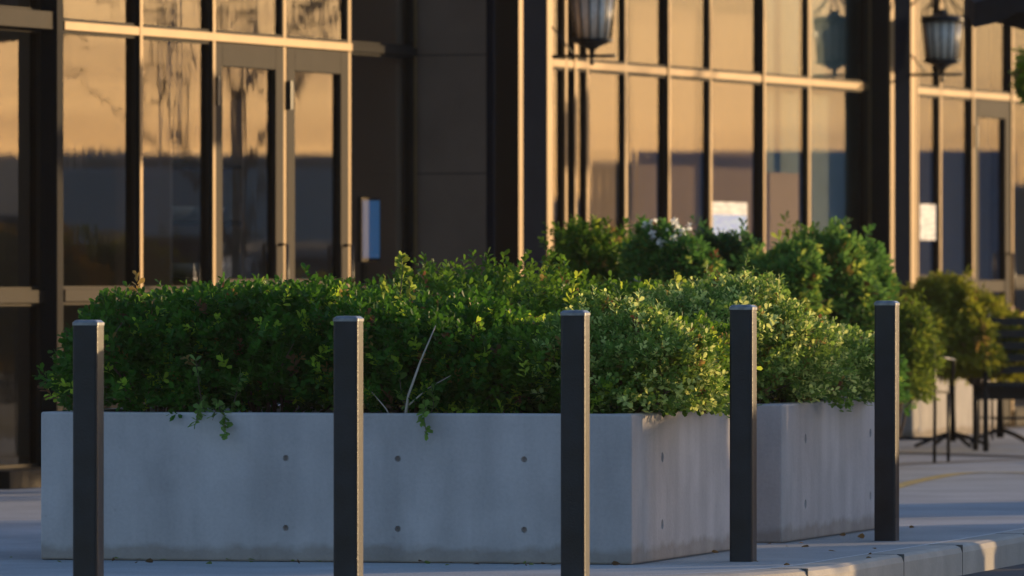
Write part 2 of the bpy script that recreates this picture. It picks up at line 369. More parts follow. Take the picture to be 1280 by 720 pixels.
# far-left bay, out beyond the frame
bay([-330, -200, -70], [.05]*3)
mull(u_at(-70, .05)+.3, .055, .05, .02, TOPZ)
a_, c_ = u_at(-70, .05)+.33, u_at(47)-.0
MB().box(a_, c_+.04, -.045, .10, z_at(10, 23)-.05, z_at(10, 23)+.05).build('transom', M['bronze'], bld, .002, 1)
win_part(a_, c_, z_at(10, 23)+.05, TOPZ); win_part(a_, c_, 1.08, z_at(10, 23)-.05); win_part(a_, c_, .10, 1.01)
MB().box(a_, c_, -.045, .05, 1.01, 1.08).build('rail', M['bronze'], bld); 
MB().box(a_-.02, c_-.0, -.045, .30, .0, .10).build('sill', M['bronze'], bld, .004)
# dark fin
u = u_at(47); pf = (72-47)/(.938*ppm(40)); MB().box(u, u+.09, -.05, pf, 0, TOPZ+.0).build('fin', M['bronze_dark_shaded'], bld, .003)
# main left bay with the pair of doors
bay([77, 177, 268, 356, 437, 520], [.03, .046, .040, .024, .024, .03], doors=(2, 3), dark=(4,), tv=.043)
# stepped pier
uP = u_at(520)+.03; v1 = (605-520)/(.938*ppm(560)); uF = u_at(646, v1)
v3 = v1+(682-652)/(.938*ppm(665))
MB().box(uP, uF, -.05, v1, 0, TOPZ+1.2).build('pier', M['brown_panel'], bld, .006)
MB().box(uP+.03, uF-.001, v1+.0005, v1+.014, 0, TOPZ+1.2).build('pier_facing', M['flat_black'], bld, .003)
MB().box(uP-.002, uP+.031, v1-.0, v1+.05, 0, TOPZ+1.2).build('pier_trim', M['flat_slate'], bld, .004)
uG = u_at(681, v1); uH = u_at(687, v1)
MB().box(uF, uF+.075, -.05, v1+.014, 0, TOPZ+1.2).build('pier_trim', M['gold'], bld, .002)
MB().box(uF+.077, uG, -.05, v1+.010, 0, TOPZ+1.2).build('pier_facing', M['flat_slate'], bld, .003)
MB().box(uG+.002, uH, -.05, v1+.016, 0, TOPZ+1.2).build('pier_trim', M['gold'], bld, .002)
# right bay
uS = uP+1.30
bay([690, 708, 720, 735, 783, 837, 889, 956, 1012, 1088], [.03, .03, .035, .025, .022, .038, .026, .040, .026, .03])
# added grey-blue sheets imitating the bluish reflection in the last two panes
for xa, xb, zb in ((958, 1006, z_at(980, 215)), (1014, 1084, .9)):
    MB().box(u_at(xa, -.15), u_at(xb, -.15), -.16, -.15, zb, TOPZ-.01).build('reflection_tint', M['pane_tint'], bld)
# second pier
uQ = u_at(1085)+.03; w1 = (1111-1085)/(.938*ppm(1100)); q0, q1, q2, q3 = [u_at(x, w1) for x in (1111, 1115.5, 1136, 1142)]
MB().box(uQ, q0, -.05, w1, 0, TOPZ+1.2).build('pier', M['bronze_dark_shaded'], bld, .004)
MB().box(q0+.002, q1, -.05, w1+.014, 0, TOPZ+1.2).build('pier_trim', M['gold'], bld, .002)
MB().box(q1+.002, q2, -.05, w1+.010, 0, TOPZ+1.2).build('pier_facing', M['flat_slate'], bld, .003)
MB().box(q2+.002, q3, -.05, w1+.016, 0, TOPZ+1.2).build('pier_trim', M['gold'], bld, .002)
bay([1147, 1176, 1217, 1266, 1330, 1400, 1470], [.03, .03, .035, .04, .03, .03, .03], doors=(2,), z_rail=1.13)
# doorstep by the left door bay
# interior fittings seen dimly through the panes
def local_thing(name, u, v, label, cat, group=None):
    e = empty(name, fp(u, v, .03), math.atan2(T.y, T.x), label=label, cat=cat, group=group); return e
def shelf_unit(u, v, label):
    e = local_thing('display_shelf', u, v, label, 'shelf')
    m = MB(); m.box(-.6, -.56, -.18, .18, 0, 2.1).box(.56, .6, -.18, .18, 0, 2.1); m.build('side_panel', M['inwall'], e)
    for z in (.3, .7, 1.1, 1.45, 1.8): MB().box(-.56, .56, -.18, .18, z, z+.03).build('shelf', M['bronze'], e)
    return e
su = u_at(395)+.75; shelf_unit(su, -1.2, 'open display shelf of pale dishes seen through the right-hand door glass')
BL = ['leftmost bowl on the middle shelf', 'left bowl on the fourth shelf', 'bowl on the top shelf', 'right-hand bowl on the middle shelf', 'right bowl on the fourth shelf', 'bowl on the second shelf']
for i, (z, du) in enumerate([(1.13, 0), (1.48, -.2), (1.83, .1), (1.13, .35), (1.48, .3), (.73, .0)]):
    m = MB(); m.lathe([(.07, 0), (.13, .03), (.17, .08), (.165, .083), (.12, .04), (.0, .02)], 20)
    o = m.build('bowl', M['cream']); o.location = fp(su+du, -1.2, .03+z)
    tag(o, 'pale ceramic '+BL[i]+' behind the right-hand door glass', 'bowl', 'pale bowls on the display shelf')

# screen and posters
def emis(name, c, s):
    m, n, b = mat(name); b.inputs['Base Color'].default_value = (.01, .01, .012, 1); b.inputs['Emission Color'].default_value = (*c, 1); b.inputs['Emission Strength'].default_value = s
    b.inputs['Roughness'].default_value = .3; return m
scr = empty('display_screen', fp(u_at(458, -.06), -.06, .03), math.atan2(T.y, T.x), label='small lit blue upright screen behind the dark pane left of the brown pier', cat='screen')
q = MB(); q.box(-.03, .03, .0, .03, 0, 1.25).box(-.2, .2, -.12, .1, 0, .03); q.build('stand', M['black'], scr)
MB().box(-.16, .16, -.03, .0, 1.22, 1.62).build('housing', M['black'], scr, .004)
MB().box(-.14, .14, -.033, -.030, 1.245, 1.60).build('screen_face', emis('screen_blue', (.06, .24, .62), .22), scr)
def print_mat(name, c, ink):
    m, n, b = mat(name); t = n.nodes.new('ShaderNodeTexCoord'); mg = n.nodes.new('ShaderNodeMapping'); mg.inputs['Scale'].default_value = (5, 5, 38)
    q = n.nodes.new('ShaderNodeTexNoise'); q.inputs['Scale'].default_value = 1.2; q.inputs['Detail'].default_value = 2; r = n.nodes.new('ShaderNodeValToRGB'); e = r.color_ramp.elements
    e[0].position = .46; e[1].position = .53; e[0].color = (*ink, 1); e[1].color = (*c, 1)
    n.links.new(t.outputs['Object'], mg.inputs[0]); n.links.new(mg.outputs[0], q.inputs[0]); n.links.new(q.outputs[0], r.inputs[0]); n.links.new(r.outputs[0], b.inputs['Base Color']); b.inputs['Roughness'].default_value = .6; return m
def poster(x0, x1, y0, y1, label, two=True, v=.006):
    u0, u1 = u_at(x0, v), u_at(x1, v); za, zb = z_at(x0, y0, v), z_at(x0, y1, v)
    e = empty('window_notice', fp(0, 0, 0), 0, label=label, cat='notice'); e.matrix_world = FAC
    z = lambda f: zb+(za-zb)*f
    MB().box(u0, u1, v-.002, v, z(0), z(1)).build('sheet', print_mat('printed_paper', (.72, .72, .72), (.45, .46, .50)), e)
    if two:
        MB().box(u0+.02, u1-.02, v, v+.0015, z(.04), z(.66)).build('printed_panel', print_mat('pale_blue_print', (.02, .20, .72), (.10, .34, .72)), e)
    return e
poster(890, 934, 252, 299, 'white and pale blue notice sheet on the pane above the flowering shrubs')
poster(1150, 1172, 255, 300, 'small white notice on the narrow pane right of the second pier', False)

# ---- lanterns
def lantern(u, v, label):
    e = empty('wall_lantern', fp(u, v, 2.70 if v < .4 else 2.76), math.atan2(N.y, N.x), label=label, cat='lantern', group='iron wall lanterns on the piers')
    arm = MB(); ln = .30
    arm.tube([(-ln, 0, -.10), (.16, 0, -.10)], .011).tube([(-ln, 0, .32), (-ln*.85, 0, .40), (-ln*.4, 0, .52), (0, 0, .55), (.04, 0, .5), (0, 0, .47)], .008)
    arm.tube([(-ln, 0, .12), (-ln*.45, 0, -.08)], .006).box(-ln-.004, -ln+.014, -.04, .04, -.16, .44)
    arm.build('bracket', M['black'], e)
    b_ = MB(); b_.lathe([(.004, -.16), (.018, -.15), (.012, -.13), (.014, -.10), (.02, -.06), (.06, -.035), (.135, -.008), (.14, .005), (.128, .012)], 24); b_.build('base', M['black'], e)
    g = MB(); g.lathe([(.112, .014), (.140, .285)], 24); g.build('lamp_glass', M['lglass'], e)
    c = MB()
    for k in range(14):
        a = 2*math.pi*k/14; c.tube([(.122*math.cos(a), .122*math.sin(a), .01), (.150*math.cos(a), .150*math.sin(a), .29)], .0062, 5)
    c.build('cage', M['black'], e)
    h = MB(); h.lathe([(.160, .285), (.165, .30), (.155, .325), (.10, .335), (.05, .345), (.03, .36), (.025, .38)], 24); h.build('hood', M['black'], e)
    s = MB()
    for k in range(6):
        a = 2*math.pi*k/6; s.tube([(r*math.cos(a), r*math.sin(a), z) for r, z in ((.16, .31), (.15, .37), (.10, .42), (.06, .47), (.03, .52), (.0, .53))], .006, 5)
    s.build('crown', M['bronze'], e)
    cd = MB(); cd.lathe([(.03, .015), (.03, .14), (.004, .16)], 12); cd.build('candle', M['cream'], e)
    return e
lantern(u_at(740, .31), .31, 'caged iron wall lantern on the stepped pier left of the wide window bay')
lantern(u_at(1178, .42), .42, 'caged iron wall lantern on the black pier right of the wide window bay')

# ================================================================== PLANTERS
def planter(name, corner, wdt, dep, h, m, front_holes=(), side_holes=(), label='', group=None, wall=.10):
    """local x to the left from the near corner along -E1, local y away along E2"""
    e = empty(name, corner, math.atan2(E1.y, E1.x), label=label, cat='planter', group=group)
    b = MB().box(-wdt, 0, 0, dep, 0, h); o = b.build('box', m, None)
    md = o.modifiers.new('bev', 'BEVEL'); md.width = .009; md.segments = 2
    cut = MB().box(-wdt+wall, -wall, wall, dep-wall, .2, h+.2)
    for x, z in front_holes: cut.tube([(x, -.01, z), (x, .03, z)], .013, 12)
    for y, z in side_holes: cut.tube([(.01, y, z), (-.03, y, z)], .021, 16)
    c = cut.build('cut', None, None)
    bo = o.modifiers.new('bool', 'BOOLEAN'); bo.operation = 'DIFFERENCE'; bo.object = c; bo.solver = 'EXACT'
    bpy.context.view_layer.update()
    me = bpy.data.meshes.new_from_object(o.evaluated_get(bpy.context.evaluated_depsgraph_get()))
    o.modifiers.clear(); o.data = me; bpy.data.objects.remove(c)
    if not me.materials: me.materials.append(m)
    o.parent = e
    s = MB(); nx, ny = 24, 18; vs = {}
    for i in range(nx+1):
        for jx in range(ny+1):
            x = -wdt+wall+(wdt-2*wall)*i/nx; y = wall+(dep-2*wall)*jx/ny; vs[i, jx] = s.b.verts.new((x, y, h-.05+.02*noise.noise(Vector((x*5, y*5, 0)))))
    for i in range(nx):
        for jx in range(ny): s.b.faces.new((vs[i, jx], vs[i+1, jx], vs[i+1, jx+1], vs[i, jx+1]))
    s.build('soil', M['soil'], e); return e
C1 = px(790, 706); W1 = 2.455; D1 = 1.90; HP = .597
C2 = px(977, 679); D2 = 2.36
def lx(x, P=C1):       # photo x -> local x on the front face
    k = (x-640)/F; return (k*P.y-P.x)/(E1.x-k*E1.y)
def ly(x, P):
    k = (x-640)/F; return (k*P.y-P.x)/(E2.x-k*E2.y)
planter('concrete_planter', C1, W1, D1, HP, M['concrete'], [(lx(x), z) for x in (357, 497, 655) for z in (.415, .135)], [(ly(828, C1), z) for z in (.415, .145)]+[(ly(922, C1), z) for z in (.415, .145)],
        'wide grey concrete planter with round tie holes behind the three left bollards', 'grey concrete planters')
planter('concrete_planter', C2, W1, D2, HP, M['concrete'], [], [(ly(x, C2), z) for x in (1007, 1088) for z in (.44, .155)],
        'grey concrete planter between the two right-hand bollards, set further back', 'grey concrete planters')
C3 = at(1141, 57.2)
planter('trough_planter', C3, .42, 3.3, .50, M['concrete_far'], [], [], 'sunlit warm concrete trough planter below the feathery olive shrub', None, wall=.06)
# tan sealant bead along the foot of the front planter
ribbon('foot_sealant', [tuple((C1-E1*W1-E2*.012).xy), tuple((C1-E2*.012).xy)], .02, .004, M['tan_joint'])
ribbon('foot_sealant', [tuple((C1+E1*.01).xy), tuple((C1+E1*.01+E2*D1).xy)], .016, .004, M['joint'])
ribbon('foot_sealant', [tuple((C2+E1*.01).xy), tuple((C2+E1*.01+E2*D2).xy)], .016, .004, M['joint'])

# ================================================================== BOLLARDS
def bollard_mesh(h):
    s = .0475; g = .004
    m = MB(); b = m.b; c = .012
    # rounded square with a shallow groove down the street-side face
    poly = []
    for cx, cy, a0 in ((s-c, s-c, 0), (-s+c, s-c, 90), (-s+c, -s+c, 180), (s-c, -s+c, 270)):
        for k in range(5): a = R(a0+k*22.5); poly.append((cx+c*math.cos(a), cy+c*math.sin(a)))
    i = 15   # before the last corner: insert the groove on the -y face
    m.prism(poly, -.12, h-.018); 
    return m.mesh('shaft')
def bollard(x, Y, h, label):
    p = at(x, Y); e = empty('bollard', (p.x, p.y, 0), math.atan2(E1.y, E1.x), label=label, cat='bollard', group='square steel bollards along the kerb')
    o = link('shaft', bollard_mesh(h), M['bollard'], e)
    c = MB(); s = .0495; b = c.b
    rings = []
    for r, z in ((s, h-.020), (s, h-.010), (s-.010, h-.001), (s-.02, h), ):
        cr_ = .012; ring = []
        for cx, cy, a0 in ((r-cr_, r-cr_, 0), (-r+cr_, r-cr_, 90), (-r+cr_, -r+cr_, 180), (r-cr_, -r+cr_, 270)):
            for k in range(5): a = R(a0+k*22.5); ring.append(b.verts.new((cx+cr_*math.cos(a), cy+cr_*math.sin(a), z)))
        rings.append(ring)
    n = len(rings[0])
    for r0, r1 in zip(rings, rings[1:]):
        for k in range(n): b.faces.new((r0[k], r0[(k+1) % n], r1[(k+1) % n], r1[k]))
    b.faces.new(rings[0][::-1]); b.faces.new(rings[-1]); c.build('cap', M['cap'], e)
    return e
M['cap'] = simple('sky_tone_cap_metal', (.22, .23, .25), .35, .3, .6, var=.3, scale=40)  # paler than the shaft: sky reflection put into the cap colour
bollard(110.5, 29.25, HC-.128, 'black square bollard in front of the left end of the front planter')
bollard(435.5, 29.9, HC-.1165, 'black square bollard before the middle of the front planter, left of the bare twig')
bollard(719, 30.3, HC-.096, 'black square bollard just left of the front planter corner')
bollard(929, 32.1, HC-.080, 'black square bollard covering the gap between the two grey planters')
bollard(1108.5, 34.7, HC-.069, 'black square bollard farthest along, at the end of the second planter near the lit kerb')

# ================================================================== FOLIAGE
def leaf_cloud(name, centers, dirs, sizes, cols, m, parent, aspect=.5, fold=.25, droop=0):
    """each leaf: a folded obovate blade of two quads"""
    n = len(centers); c = np.asarray(centers); d = np.asarray(dirs); d /= np.linalg.norm(d, axis=1)[:, None]+1e-9
    up = rng.normal(size=(n, 3))*.6+np.array([0, 0, 1.]); s = np.cross(d, up); s /= np.linalg.norm(s, axis=1)[:, None]+1e-9
    nn = np.cross(s, d); sz = np.asarray(sizes)[:, None]; wd = sz*aspect*.5
    v = np.empty((n, 6, 3))
    v[:, 0] = c; v[:, 1] = c+d*sz*.35+s*wd*.75+nn*sz*fold*.25; v[:, 2] = c+d*sz*.75+s*wd+nn*sz*fold*.3-nn*sz*droop*.3
    v[:, 3] = c+d*sz-nn*sz*droop*.6; v[:, 4] = c+d*sz*.75-s*wd+nn*sz*fold*.3-nn*sz*droop*.3; v[:, 5] = c+d*sz*.35-s*wd*.75+nn*sz*fold*.25
    me = bpy.data.meshes.new(name); me.vertices.add(n*6); me.vertices.foreach_set('co', v.reshape(-1).astype(np.float32))
    idx = (np.arange(n)[:, None]*6+np.array([0, 1, 2, 3, 0, 3, 4, 5])).reshape(-1)
    me.loops.add(n*8); me.loops.foreach_set('vertex_index', idx.astype(np.int32)); me.polygons.add(n*2)
    me.polygons.foreach_set('loop_start', (np.arange(n*2)*4).astype(np.int32)); me.update(calc_edges=True)
    ca = me.color_attributes.new('col', 'FLOAT_COLOR', 'POINT'); cc = np.ones((n, 6, 4), np.float32); cc[:, :, :3] = np.asarray(cols)[:, None, :]
    ca.data.foreach_set('color', cc.reshape(-1)); return link(name, me, m, parent)
def fbm(p, s): return noise.fractal(Vector(p)*s, .6, 2.1, 3)
def shrub(loc, rad, base_z, nspr, pal, leaf=.039, per=9, aspect=.55, label='', group=None, name='shrub', power=3.0, lump=.30, m='leaf', seed=0,
          young=.10, flowers=0, fuzz=.35, stems=26, updir=.55, spread=1.0, lean=(0, 0), droop=0.0, depth=.30, rot=None, stemcol='bark', blen=.075):
    """crown: a lumpy super-ellipsoid shell filled with sprigs; local origin on the ground/soil"""
    rr = np.random.default_rng(seed+11); rnd = random.Random(seed+5)
    e = empty(name, loc, math.atan2(E1.y, E1.x) if rot is None else rot, label=label, cat='shrub', group=group)
    rx, ry, rz = rad; off = Vector((seed*3.7, seed*1.3, 0))
    C_, D_, S_, K_ = [], [], [], []; tips = []
    pal = [np.array(p) for p in pal]; nspr = int(nspr*1.9)
    for i in range(nspr):
        d = rr.normal(size=3); d /= np.linalg.norm(d)
        if d[2] < -.35: d[2] = -d[2]
        k = (abs(d[0])**power+abs(d[1])**power+abs(d[2])**power)**(-1/power)
        s = Vector(d)*k
        nz = 1+lump*(noise.noise(Vector((s.x*rx, s.y*ry, s.z*rz))*3.0+off)*1.1+noise.noise(Vector((s.x*rx, s.y*ry, s.z*rz))*9+off)*.45)
        dep = 1-min(.9, abs(rr.exponential(depth))*(1 if rr.random() > .12 else -.12))
        p = np.array([s.x*rx, s.y*ry, s.z*rz])*nz*dep
        hz = p[2]+rz*.75
        if hz < .04: hz = rr.random()*.16
        p = np.array([p[0]+lean[0]*hz, p[1]+lean[1]*hz, base_z+hz-.05])
        sd_ = np.array([d[0], d[1], d[2]*.7+updir])+rr.normal(size=3)*fuzz; sd_ /= np.linalg.norm(sd_)
        # clump tone: whole sprays differ (young growth paler, old growth deep green)
        tone = noise.noise(Vector(p)*4.5+off*2); yg = (rr.random() < young+.12*max(0, tone)) and dep > .8
        bc = pal[2] if yg else (pal[0]*(1-.5*(tone+1)/1.0*.6)+pal[1]*(.5*(tone+1)*.6))
        side = np.cross(sd_, [0.3, .2, 1]); side /= np.linalg.norm(side)+1e-9; s2 = np.cross(sd_, side)
        if rr.random() < .03: bc = np.array((.28, .20, .05)) if rr.random() < .6 else np.array((.16, .08, .03))
        for q in range(per):
            a = q*2.4+rr.random()*.6; t = q/per
            out = side*math.cos(a)+s2*math.sin(a)
            ld = sd_*(.35+.75*t)+out*spread*(1-.35*t)+rr.normal(size=3)*.15
            C_.append(p+sd_*blen*(t-.4)); D_.append(ld); S_.append(leaf*(.65+.6*rr.random())*(1-.25*t)); K_.append(bc*(.75+.5*rr.random()))
        if rr.random() < .05: tips.append(p)
    leaf_cloud('foliage', C_, D_, S_, np.clip(K_, 0, 1), M[m], e, aspect, droop=droop)
    st = MB()
    for i in range(stems):
        t = Vector(tips[rnd.randrange(len(tips))]) if tips else Vector((0, 0, rz)); b0 = Vector((t.x*.12+rnd.uniform(-.1, .1)*rx, t.y*.35+rnd.uniform(-.1, .1)*ry, base_z-.03-.0))
        if rot is None: b0.z = base_z-.06
        mid = b0.lerp(t, .5)+Vector((rnd.uniform(-.05, .05), rnd.uniform(-.05, .05), .05)); r0 = rnd.uniform(.005, .010)
        st.tube([b0, b0.lerp(mid, .5)+Vector((rnd.uniform(-.02, .02), 0, 0)), mid, t], [r0, r0*.8, r0*.6, r0*.25], 5)
        for _ in range(2):
            q_ = mid.lerp(t, rnd.random()*.6); st.tube([q_, q_+Vector((rnd.uniform(-.12, .12), rnd.uniform(-.12, .12), rnd.uniform(.03, .15)))], [r0*.4, r0*.15], 4)
    st.build('stems', M[stemcol], e)
    if flowers:
        FC, FD, FS, FK = [], [], [], []
        for i in range(flowers):
            d = rr.normal(size=3); d[2] = abs(d[2]); d[1] = -abs(d[1]); d /= np.linalg.norm(d); p = np.array([d[0]*rx*1.0, d[1]*ry, base_z+rz*.75+d[2]*rz*.95])
            for g_ in range(5):
                pc = p+rr.normal(size=3)*.035
                for k in range(5):
                    a = k*1.2566+rr.random(); FC.append(pc); FD.append([math.cos(a), -.35, math.sin(a)]); FS.append(.026); FK.append([.8, .8, .76])
        tag(leaf_cloud('flowers', FC, FD, FS, FK, M['leaf_soft'], e, .8), kind='stuff')
    return e
PAL_D = [(.020, .085, .008), (.085, .25, .020), (.34, .50, .04)]
PAL_M = [(.040, .11, .010), (.14, .29, .022), (.40, .52, .05)]
PAL_V = [(.09, .19, .03), (.25, .38, .07), (.56, .64, .20)]
def in1(xl, y): return C1+E1*xl+E2*y
def in2(xl, y): return C2+E1*xl+E2*y
ZS = HP-.05
G1 = 'evergreen shrubs in the front planter'; G2 = 'evergreen shrubs in the second planter'
def px1(x): return lx(x)
# front planter: local x from -2.45 to 0
shrub(in1(-2.13, .60), (.36, .5, .29), ZS+.0, 900, PAL_D, label='low dark green shrub at the left end of the front planter', group=G1, seed=1, young=.06)
shrub(in1(-1.66, .70), (.50, .60, .325), ZS+.0, 2000, PAL_D, label='deep green shrub behind the leftmost bollard, tallest leafy mound on the left', group=G1, seed=2, young=.05)
shrub(in1(-1.02, .66), (.42, .56, .295), ZS+.0, 1700, PAL_D, label='dark green shrub just left of the second bollard with sprigs trailing over the rim', group=G1, seed=3, young=.08)
shrub(in1(-.62, .80), (.34, .50, .245), ZS+.0, 1300, PAL_M, label='mid green shrub behind the bare twig, right of the second bollard', group=G1, seed=4, young=.10)
shrub(in1(-.22, .85), (.34, .55, .25), ZS+.0, 1400, PAL_M, label='dark stemmed green shrub to the left of the third bollard', group=G1, seed=5, young=.10)
shrub(in1(-.14, .58), (.33, .42, .285), ZS+.0, 1700, PAL_V, power=2.2,  leaf=.031, label='pale leaved rounded shrub at the front planter corner, right of the third bollard', group=G1, seed=6, young=.25)
shrub(in1(-.25, 1.45), (.34, .40, .25), ZS+.0, 900, PAL_M, label='green shrub at the back corner of the front planter', group=G1, seed=7)
shrub(in1(-1.3, 1.45), (.9, .34, .26), ZS+.0, 1500, PAL_D, label='long dark shrub along the rear of the front planter', group=G1, seed=8)
# second planter
shrub(in2(-.40, .50), (.42, .45, .33), ZS+.0, 1900, PAL_V, leaf=.031, label='yellow-green shrub rising behind the fourth bollard', group=G2, seed=9, young=.25)
shrub(in2(-.22, 1.25), (.38, .60, .24), ZS+.0, 1900, PAL_V, power=2.3,  leaf=.031, label='rounded silvery green shrub between the two right-hand bollards', group=G2, seed=10, young=.22)
shrub(in2(-.75, 1.3), (.50, .60, .33), ZS+.0, 1300, PAL_M, label='green shrub at the rear of the second planter', group=G2, seed=12)
shrub(in2(-1.6, 1.0), (.60, .60, .36), ZS+.0, 1300, PAL_M, label='mid green shrub at the hidden left end of the second planter', group=G2, seed=13)
# shoots that stand clear of the hedge
def shoots(name, base, rows, label, cat, pal, leaf=.035, bare=False, m='leaf', seed=3, group=None, stem='bark'):
    rr = np.random.default_rng(seed); e = empty(name, base, 0, label=label, cat=cat, group=group); st = MB(); C_, D_, S_, K_ = [], [], [], []
    for pts, r, leafy in rows:
        pts = [Vector(p) for p in pts]; st.tube(pts, [r*(1-.7*i/(len(pts)-1)) for i in range(len(pts))], 5)
        if leafy:
            for i in range(len(pts)-1):
                for k in range(leafy):
                    t = rr.random(); p = pts[i].lerp(pts[i+1], t); d = (pts[i+1]-pts[i]).normalized()
                    v = np.array(d)*.5+rr.normal(size=3)*.7; C_.append(np.array(p)); D_.append(v); S_.append(leaf*(.7+.5*rr.random())); K_.append(np.array(pal)*(.7+.6*rr.random()))
    st.build('stems', M[stem], e)
    if C_: leaf_cloud('foliage', C_, D_, S_, K_, M[m], e, .6)
    return e
sf = ly(0, C1)
B = in1(lx(500), .05); B.z = ZS
shoots('bare_twig', B, [([(0, 0, -.02), (.02, 0, .12), (.07, -.02, .26), (.13, -.03, .40)], .008, 0), ([(.02, 0, .08), (.10, 0, .15), (.19, .02, .20)], .004, 0), ([(-.02, 0, -.02), (-.07, -.02, .07), (-.13, -.02, .14)], .004, 0)],
       'bare pale twig leaning out of the hedge right of the second bollard', 'twig', (.2, .3, .05), stem='bark_pale')
B = in1(lx(525), .10); B.z = ZS
shoots('trailing_sprig', B, [([(0, 0, -.02), (.0, -.06, .08), (-.01, -.13, .05), (0, -.17, -.03)], .003, 16), ([(-.05, 0, 0), (-.10, -.02, .12), (-.11, -.03, .24)], .003, 12), ([(0, 0, 0), (.03, -.03, .08), (.02, -.05, .16)], .003, 10)],
       'bright green sprig trailing over the planter rim below the bare twig', 'sprig', (.16, .28, .05), seed=5)
B = in1(lx(265), .10); B.z = ZS
shoots('trailing_sprig', B, [([(-.03, 0, -.02), (-.06, -.06, .07), (-.08, -.13, .05), (-.09, -.17, .0)], .003, 14), ([(0, 0, -.02), (.02, -.06, .06), (.03, -.13, .03), (.03, -.17, -.04)], .003, 16), ([(.04, 0, 0), (.07, -.05, .12), (.09, -.08, .2)], .003, 14), ([(-.05, 0, 0), (-.08, -.05, .16), (-.09, -.08, .26)], .003, 14), ([(.02, 0, 0), (.0, -.12, .09), (-.02, -.16, .02)], .003, 12)],
       'bright green sprigs spilling over the rim between the two left bollards', 'sprig', (.16, .27, .06), seed=6)
B = in1(lx(466), .35); B.z = ZS+.06
shoots('upright_shoot', B, [([(0, 0, .2), (.01, 0, .40), (.03, 0, .56), (.02, 0, .63)], .004, 26), ([(0, 0, .25), (-.05, 0, .42), (-.04, 0, .55)], .003, 22), ([(.0, 0, .3), (.06, .0, .45), (.055, 0, .52)], .003, 16)],
       'tall yellow-green shoot standing above the hedge right of the second bollard', 'shoot', (.24, .33, .05), seed=8)
B = in2(-.55, .35); B.z = ZS
shoots('upright_shoot', B, [([(0, 0, .3), (.01, 0, .5), (.0, 0, .60)], .004, 22)], 'small yellow shoot on top of the hedge behind the fourth bollard', 'shoot', (.30, .36, .05), seed=9)

# shrubs between the planters and the glass
PAL_O = [(.05, .16, .03), (.12, .29, .05), (.3, .42, .08)]
PAL_B = [(.08, .20, .04), (.20, .38, .07), (.42, .52, .08)]
PAL_Y = [(.10, .13, .018), (.19, .22, .03), (.32, .33, .06)]
rb = 0.0
GM = 'loose shrubs between the planters and the windows'
def ground_shrub(x, Y, top_y, wpx, **k):
    s = F/Y; z = (HC+(HY-top_y)/s)*1.02-.03; rx = wpx/2/s*.85; rz = min(z*.50, .55)
    return shrub(at(x, Y), (rx, rx*.9, rz), z-rz*1.75, rot=rb, group=GM, **k)
ground_shrub(738, 43.5, 290, 150, nspr=900, pal=PAL_M, leaf=.045, aspect=.45, label='thin leaved green shrub against the window just right of the stepped pier', seed=20, flowers=3, depth=.35, lump=.35, m='leaf_soft', blen=.07)
ground_shrub(838, 43.0, 256, 135, nspr=1300, pal=PAL_O, leaf=.055, aspect=.38, label='dark conical shrub with white flowers left of the white and blue notice', seed=21, flowers=5, depth=.3, lump=.35, m='leaf_soft', power=1.7, blen=.07)
ground_shrub(915, 44.5, 296, 110, nspr=900, pal=[(.03, .10, .03), (.06, .17, .05), (.12, .28, .06)], leaf=.05, aspect=.4, label='dark shrub directly below the white and blue notice', seed=22, depth=.3, m='leaf_soft', lump=.3, blen=.07)
ground_shrub(975, 44.0, 264, 150, nspr=800, fuzz=.6, pal=PAL_B, leaf=.06, aspect=.4, label='broad leaved green shrub with yellow sprays right of the white and blue notice', seed=23, depth=.35, m='leaf_soft', lump=.45, blen=.08, young=.2, power=1.5)
ground_shrub(1045, 45.0, 270, 140, nspr=800, fuzz=.6, pal=PAL_B, leaf=.06, aspect=.4, label='tall green shrub at the foot of the black pier', seed=24, depth=.35, m='leaf_soft', lump=.45, blen=.08, power=1.5)
ground_shrub(1072, 46.0, 322, 110, nspr=1100, pal=PAL_O, leaf=.055, aspect=.45, label='dark spreading shrub behind the end of the second planter', seed=25, depth=.35, m='leaf_soft', lump=.4, blen=.07)
# feathery olive shrub in the trough
ground_shrub(1008, 46.5, 285, 120, nspr=700, fuzz=.6, pal=PAL_M, leaf=.05, aspect=.4, label='loose mid green shrub filling in between the two tallest ones', seed=26, depth=.45, m='leaf_soft', lump=.6, blen=.09, power=1.6)
ground_shrub(1118, 48.0, 338, 110, nspr=700, fuzz=.7, pal=[(.10, .17, .02), (.22, .30, .04), (.4, .45, .06)], leaf=.06, aspect=.25, label='yellow-green loose shrub beside the taller feathery one', seed=27, depth=.45, m='leaf_soft', lump=.6, blen=.1, power=1.6)
PAL_OLIVE_SUNLIT = [(.20, .24, .02), (.36, .36, .04), (.5, .5, .08)]  # golden sunlight put into the olive leaf colours
GF = 'feathery olive shrubs tinted sunlit gold over the trough planter'
for bx, bY, rr_, bz, nn, sd_, lb in ((1142, 53.0, (.34, .36, .36), .52, 1900, 30, 'taller feathery olive shrub, tinted sunlit gold, rising from the sunlit trough planter'), (1195, 53.6, (.30, .30, .29), .47, 1600, 31, 'lower feathery olive shrub, tinted sunlit gold, drooping over the right of the trough planter')):
    shrub(at(bx+(12 if sd_ == 30 else 26), bY, 0), tuple(q_*1.1 for q_ in rr_[:2])+(rr_[2],), bz, nn, PAL_OLIVE_SUNLIT, leaf=.085, aspect=.2, per=12, rot=rb, name='feathery_shrub', label=lb, group=GF, seed=sd_, updir=-.1, lump=.6, fuzz=.6, m='leaf_soft', droop=.5, blen=.12, lean=(.12, 0), power=1.8, depth=.4)
